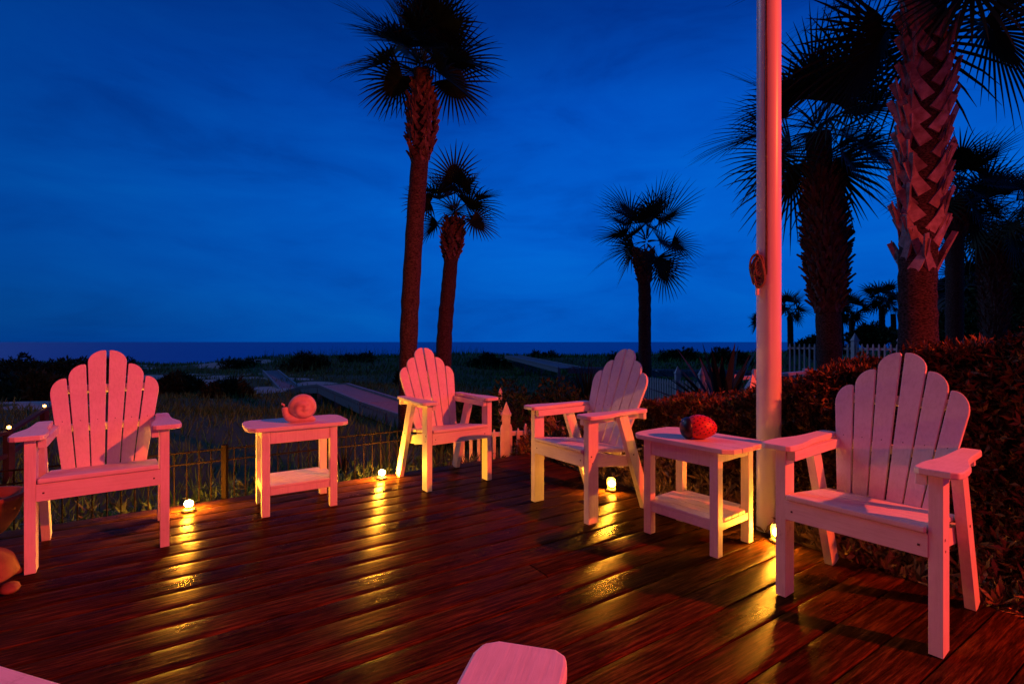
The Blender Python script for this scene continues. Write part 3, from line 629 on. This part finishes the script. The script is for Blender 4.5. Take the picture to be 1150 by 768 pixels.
palm('smaller palm leaning slightly, just right of the tallest palm trunk', [basept(497,Y)]+path([(499,380),(504,320),(508,275),(511,245)],Y), .19,.15,
     (W(0,292,Y).z, W(0,247,Y).z, lambda f: .20+.10*math.sin(math.pi*f)), W(511,238,Y), 1.18, 16, 24, 5, bootlen=.20, bootmat='boot_dark', lean_el=(-.15,1.4), wide=.042, petfrac=.44)
Y = 15.0
palm('lone palm with a full round crown standing behind the sideways armchair', [basept(725,Y)]+path([(724,380),(724,330),(722,300),(723,285)],Y), .19,.17,
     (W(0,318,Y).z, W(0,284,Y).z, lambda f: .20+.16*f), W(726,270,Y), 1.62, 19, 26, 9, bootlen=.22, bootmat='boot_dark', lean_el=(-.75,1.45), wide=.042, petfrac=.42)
Y = 9.2
palm('palm with a swollen shaggy trunk right behind the flagpole', [basept(932,Y)]+path([(931,380),(929,330),(927,280),(924,230),(921,190),(919,150)],Y), .205,.20,
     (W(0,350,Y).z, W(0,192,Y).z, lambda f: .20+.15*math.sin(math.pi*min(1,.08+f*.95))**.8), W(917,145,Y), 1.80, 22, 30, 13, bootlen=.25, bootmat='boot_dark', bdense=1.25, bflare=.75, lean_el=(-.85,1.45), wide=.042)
Y = 6.5
palm('huge palm at the right with pale crisscross leaf stubs on its thick trunk', [basept(1032,Y)]+path([(1031,380),(1030,330),(1031,280),(1033,200),(1036,120),(1039,40),(1041,-10)],Y), .205,.19,
     (W(0,305,Y).z, W(0,8,Y).z, lambda f: .205+.055*math.sin(math.pi*min(1,.05+f*.9))**.8), W(1041,-22,Y), 1.95, 19, 34, 21, bootlen=.50, bootmat='boot', bdense=1.15, bflare=.20, bootw=.145, lean_el=(-.62,1.45), wide=.042)
Y = 14.0
palm('dark palm directly right of the huge palm trunk', [basept(1073,Y)]+path([(1072,380),(1072,320),(1072,270),(1074,225)],Y), .20,.20,
     (W(0,268,Y).z, W(0,225,Y).z, lambda f: .24+.10*f), W(1077,212,Y), 1.45, 24, 26, 31, bootlen=.25, bootmat='boot_dark', wide=.04)
Y = 15.5
palm('dark bushy palm at the right edge of the picture', [basept(1118,Y)]+path([(1117,380),(1116,300),(1116,262)],Y), .28,.30,
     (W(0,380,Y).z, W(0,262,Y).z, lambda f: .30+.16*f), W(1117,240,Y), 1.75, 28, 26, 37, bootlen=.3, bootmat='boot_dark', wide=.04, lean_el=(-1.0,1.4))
far = [(887,346,44,1.7,3,'distant palm silhouette just right of the flagpole'),(853,362,58,1.3,4,'tiny distant palm silhouette left of the flagpole'),
       (956,347,46,1.75,5,'distant palm silhouette between the two thick palm trunks'),(944,352,52,1.5,6,'distant palm silhouette close against the shaggy trunk'),
       (990,334,44,1.6,7,'taller distant palm silhouette left of the huge trunk'),(1003,343,50,1.7,8,'distant palm silhouette almost touching the huge trunk'),
       (1052,330,40,1.5,9,'distant palm silhouette right of the huge trunk'),(1092,318,26,1.5,10,'low dark palm under the crown of the right edge palm'),(1140,310,24,1.7,12,'dark palm against the right picture edge')]
for px, py, Yd, rc, sd, lb in far:
    palm(lb, [basept(px+1,Yd)]+path([(px+.5,(py+385)/2),(px,py+9)],Yd), .24,.22, None, W(px,py,Yd), rc, 14, 14, sd, wide=.11, lean_el=(-.7,1.4))['group'] = 'distant palms behind the dunes'

# ------------------------------------------------------------------ hedge and shrubs
def Htop(t): return -.05*(np.asarray(t) > 1.2)+ np.interp(t, [-3,0,.8,1.7,2.2,2.7,3.7,4.6], [1.22,1.17,1.08,.84,.72,.57,.40,.32])
n = 16000
t_ = rng.uniform(.12, 3.35, n); s0 = 3.12; s1 = 4.05; hh = Htop(t_)+.05*np.sin(t_*5)+.03*np.sin(t_*13+1)
sel = rng.uniform(size=n); face = sel < .62; zb = -.35
bulge = .05*np.sin(t_*7+1)+.04*np.sin(t_*3.1)
zf = rng.uniform(zb, 1, n); zz = np.where(face, zb+(hh-zb)*rng.uniform(0,1,n)**.9, hh+rng.normal(size=n)*.02)
ss = np.where(face, s0+bulge+rng.uniform(-.06,.10,n)+.12*np.maximum(0, (zz-hh+.15)/.15), rng.uniform(s0+.08, s1, n)); zz = np.where(~face, hh+.03*np.sin(ss*9+t_*4)+rng.normal(size=n)*.022, zz)
bd = np.array([CA,SA,0]); td = np.array([-SA,CA,0])
P = ss[:,None]*bd+t_[:,None]*td+zz[:,None]*np.array([0,0,1])
dpole = np.hypot(P[:,0]-px_, P[:,1]-py_); ok = dpole > .16; P = P[ok]; face = face[ok]; t_ = t_[ok]
Nn = np.where(face[:,None], -bd*.85+np.array([0,0,.55]), np.array([0,0,1.0])-bd*.15)+rng.normal(size=(len(P),3))*.35
hd = thing('hedge', 'clipped reddish brown hedge with fine leaves along the right deck edge', 'hedge', (ST(3.6,1,-.45)))
T = np.array(hd.location)
quads('foliage', rosettes(P, Nn, 6, .052, .015)-T, M['hedge'], hd)
b = MB()
tt_ = np.linspace(.18,3.28,40)
vs = []
for q in tt_:
    h_ = float(Htop(q))-.07
    for (s_, z_) in ((s0+.10,-.45),(s0+.12,h_-.12),(s0+.2,h_),(s1-.08,h_),(s1-.03,-.45)): vs.append(ST(s_,q,z_)-hd.location)
b.add(vs, [(i*5+j,(i+1)*5+j,(i+1)*5+j+1,i*5+j+1) for i in range(39) for j in range(4)]); b.build('branches', M['twig'], hd)
# leafy ground cover between hedge and deck
n = 5200; t_ = rng.uniform(-2.5, 4.35, n); ss = rng.uniform(2.84, 3.26, n); zz = -.18+.20*rng.uniform(0,1,n)+.34*smooth(2.84,3.2,ss)*rng.uniform(.3,1,n)+.04*np.sin(t_*6)
P = ss[:,None]*bd+t_[:,None]*td+zz[:,None]*np.array([0,0,1]); ok = np.hypot(P[:,0]-px_, P[:,1]-py_) > .11; P = P[ok]
o = quads('ground_cover', rosettes(P, np.array([0,0,1.0])-bd*.5+rng.normal(size=(len(P),3))*.3, 6, .085, .019), M['cover']); o['kind'] = 'stuff'; o['label'] = 'leafy ground cover along the deck edge under the hedge'; o['category'] = 'ground cover'
# strip of it along the left deck edge, behind the wire fence
n = 1500; t_ = rng.uniform(4.18,4.75,n); ss = rng.uniform(-3,2.9,n); P = ss[:,None]*bd+t_[:,None]*td; P[:,2] = -.45+rng.uniform(0,.38,n)
o = quads('weeds', rosettes(P, np.array([0,0,1.0])+rng.normal(size=(n,3))*.3, 5, .11, .014), M['yucca']); o['kind'] = 'stuff'; o['label'] = 'thin weeds growing behind the wire fence'; o['category'] = 'weeds'

def bush(label, c, r, n, ln, wd, m='shrub', name='shrub', sq=.8, zb=None, group=None):
    z = g1(c[0],c[1]) if zb is None else zb; t = thing(name, label, 'shrub', (c[0],c[1],z), 0, group)
    d = norm(rng.normal(size=(n,3))); d[:,2] = np.abs(d[:,2]); rad = r*(.72+.30*rng.uniform(size=n))*(1+.14*np.sin(d[:,0]*7+r*9)+.12*np.cos(d[:,1]*9+r*5))
    P = d*rad[:,None]*np.array([1,1,sq]); quads('foliage', rosettes(P, d+np.array([0,0,.6]), 5, ln, wd), M[m], t)
    b = MB()
    for k in range(9):
        a = k*2.4; b.tube([(0,0,-.1),(math.cos(a)*r*.3,math.sin(a)*r*.3,r*sq*.4),(math.cos(a)*r*.6,math.sin(a)*r*.6,r*sq*.7)], [.03*r,.02*r,.01*r], 5)
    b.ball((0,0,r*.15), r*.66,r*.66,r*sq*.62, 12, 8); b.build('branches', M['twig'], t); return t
G2 = 'dark shrubs beyond the deck'
for px, top, Yb, r_, lb in [(585,437,7.6,1.0,'dark shrub mass beyond the white picket fence post'),(640,433,8.4,1.05,'dark shrub behind the back of the sideways armchair'),(705,456,7.6,.95,'dark shrub below the distant picket fence'),
                            (770,457,6.9,.9,'dark shrub behind the red ladybird'),(835,446,6.4,.85,'dark shrub at the foot of the flagpole background'),
                            (520,452,8.0,.8,'dark low shrub seen under the arm of the armchair before the palms')]:
    q = W(px, top, Yb); gz = q.z-r_*.85; bush(lb, (q.x,q.y), r_, 1500, .10, .028, zb=gz, group=G2)
G3 = 'dark bushes on the dunes'
for px, top, Yb, r_, lb in [(20,404,36,2.2,'dark dune bush at the left edge of the picture'),(75,406,30,2.0,'dark dune bush just behind the left fan back'),(125,403,38,2.0,'dark dune bush right of the left fan back top'),(30,425,19,1.3,'near dark dune bush at the left edge'),
                            (270,404,45,1.9,'grass covered bush on the dune hump above the snail'),(980,366,40,1.6,'dark conical bush left of the huge palm trunk'),(920,378,36,1.5,'dark bush behind the railing fence'),
                            (345,399,40,1.7,'low scrub mound right behind the far bend of the boardwalk'),(405,398,44,2.0,'low scrub mound on the dune crest left of the tallest palm trunk'),(548,400,40,1.6,'low scrub mound on the dune crest right of the smaller leaning palm'),
                            (610,396,46,1.9,'scrub mound on the dune crest above the far pale boardwalk'),(700,398,42,1.8,'scrub mound on the dune crest left of the lone palm trunk'),(765,393,44,2.0,'scrub mound on the dune crest right of the lone palm trunk'),
                            (815,394,40,1.7,'scrub mound on the dune crest just left of the flagpole'),(200,424,24,.9,'small scrub mound on the sand patch left of the snail table'),(470,412,26,1.0,'small scrub mound between the two close-set palm trunks'),(258,432,19,.7,'tiny scrub mound above the left end of the snail table')]:
    q = W(px, top, Yb); bush(lb, (q.x,q.y), r_, 900, .32, .09, zb=q.z-r_*.8, group=G3)
G4 = 'dark trees behind the hedge at the right'
for px, top, Yb, r_, lb in [(1070,354,22,1.9,'dark tree mass low between trunk and right edge'),(1110,348,20,1.9,'dark tree mass below the right edge palm'),(1152,318,18,2.2,'dark tree mass filling the right edge'),(1190,280,18,2.6,'dark tree mostly outside the right edge'),(1045,362,24,1.4,'dark low tree just right of the huge palm trunk')]:
    q = W(px, top, Yb); bush(lb, (q.x,q.y), r_, 1500, .26, .07, zb=q.z-r_*1.3, sq=1.3, name='dark_tree', group=G4)

def spiky(name, label, c, n, ln, wd, m, el=(.15,1.5), cat='plant', stiff=.0, zb=None, segs=4, rr=None):
    rr = random.Random(int(c[0]*97)+5); z = g1(c[0],c[1]) if zb is None else zb; b = MB()
    for k in range(n):
        az = k*2.39996; e = el[0]+(el[1]-el[0])*rr.random(); L_ = ln*rr.uniform(.7,1.1); h = Vector((math.cos(az),math.sin(az),0)); sd = Vector((-h.y,h.x,0)); p = h*.04; vs = []
        for j, ww in enumerate((.7,1,.9,.6,.05)):
            vs += [p-sd*wd*ww/2, p+Vector((0,0,-wd*.18*ww)), p+sd*wd*ww/2]; p = p+(h*math.cos(e)+Vector((0,0,1))*math.sin(e))*L_/4; e -= (.14 if not stiff else stiff)*rr.uniform(.5,1.3)
        b.add([tuple(v) for v in vs], [(3*j+a_,3*j+a_+1,3*j+a_+4,3*j+a_+3) for j in range(4) for a_ in (0,1)])
    o = b.build(name, M[m]); o.location = (c[0],c[1],z); return tag(o, label, cat)
spiky('yucca_plant', 'wide spiky dark palmetto clump in the dunes behind the sideways chair', (W(660,0,12).x,12), 150, 1.25,.035,'leaf', zb=-.55, cat='shrub', stiff=.10)
spiky('agave_plant', 'large broad-bladed agave plant left of the flagpole', (W(812,0,6.6).x,6.6), 36, 1.02,.11,'agave', el=(.25,1.5), zb=.12, stiff=.04)
for px, py, yy, ln, lb in [(432,470,5.2,.62,'spiky plant beyond the wire fence left of the armchair before the palms'),(408,478,5.0,.50,'smaller spiky plant behind the right end of the snail table'),(385,470,5.9,.5,'spiky plant further back behind the snail table'),(350,500,4.9,.42,'low spiky plant behind the snail table legs'),(452,476,5.9,.5,'spiky plant just behind the left armrest of the armchair before the palms')]:
    q = W(px,py,yy); spiky('spiky_plant', lb, (q.x,q.y), 46, ln,.022,'yucca', el=(.3,1.5), zb=-.45)
# yard beach house at the far right, dark against the sky
hq = W(1178,0,24)
t = thing('beach_house', 'dark beach house with a sloping roof behind the trees at the right edge', 'house', (hq.x,hq.y,-.6))
b = MB(); b.box(-1.4,6,-1,6,0,4.6); b.build('wall', M['house'], t)
b = MB(); b.add([(-1.9,-1.5,4.6),(6.5,-1.5,4.6),(6.5,6.5,4.6),(-1.9,6.5,4.6),(.6,2.5,6.6),(4.2,2.5,6.6)], [(0,1,5,4),(1,2,5),(2,3,4,5),(3,0,4),(0,3,2,1)]); b.build('roof', M['roof'], t)
for x in (-.5,1.5,3.5):
    b = MB(); b.box(x-.4,x+.4,-1.04,-1.003,1.6,3.0); f = b.build('window', M['black'], t)
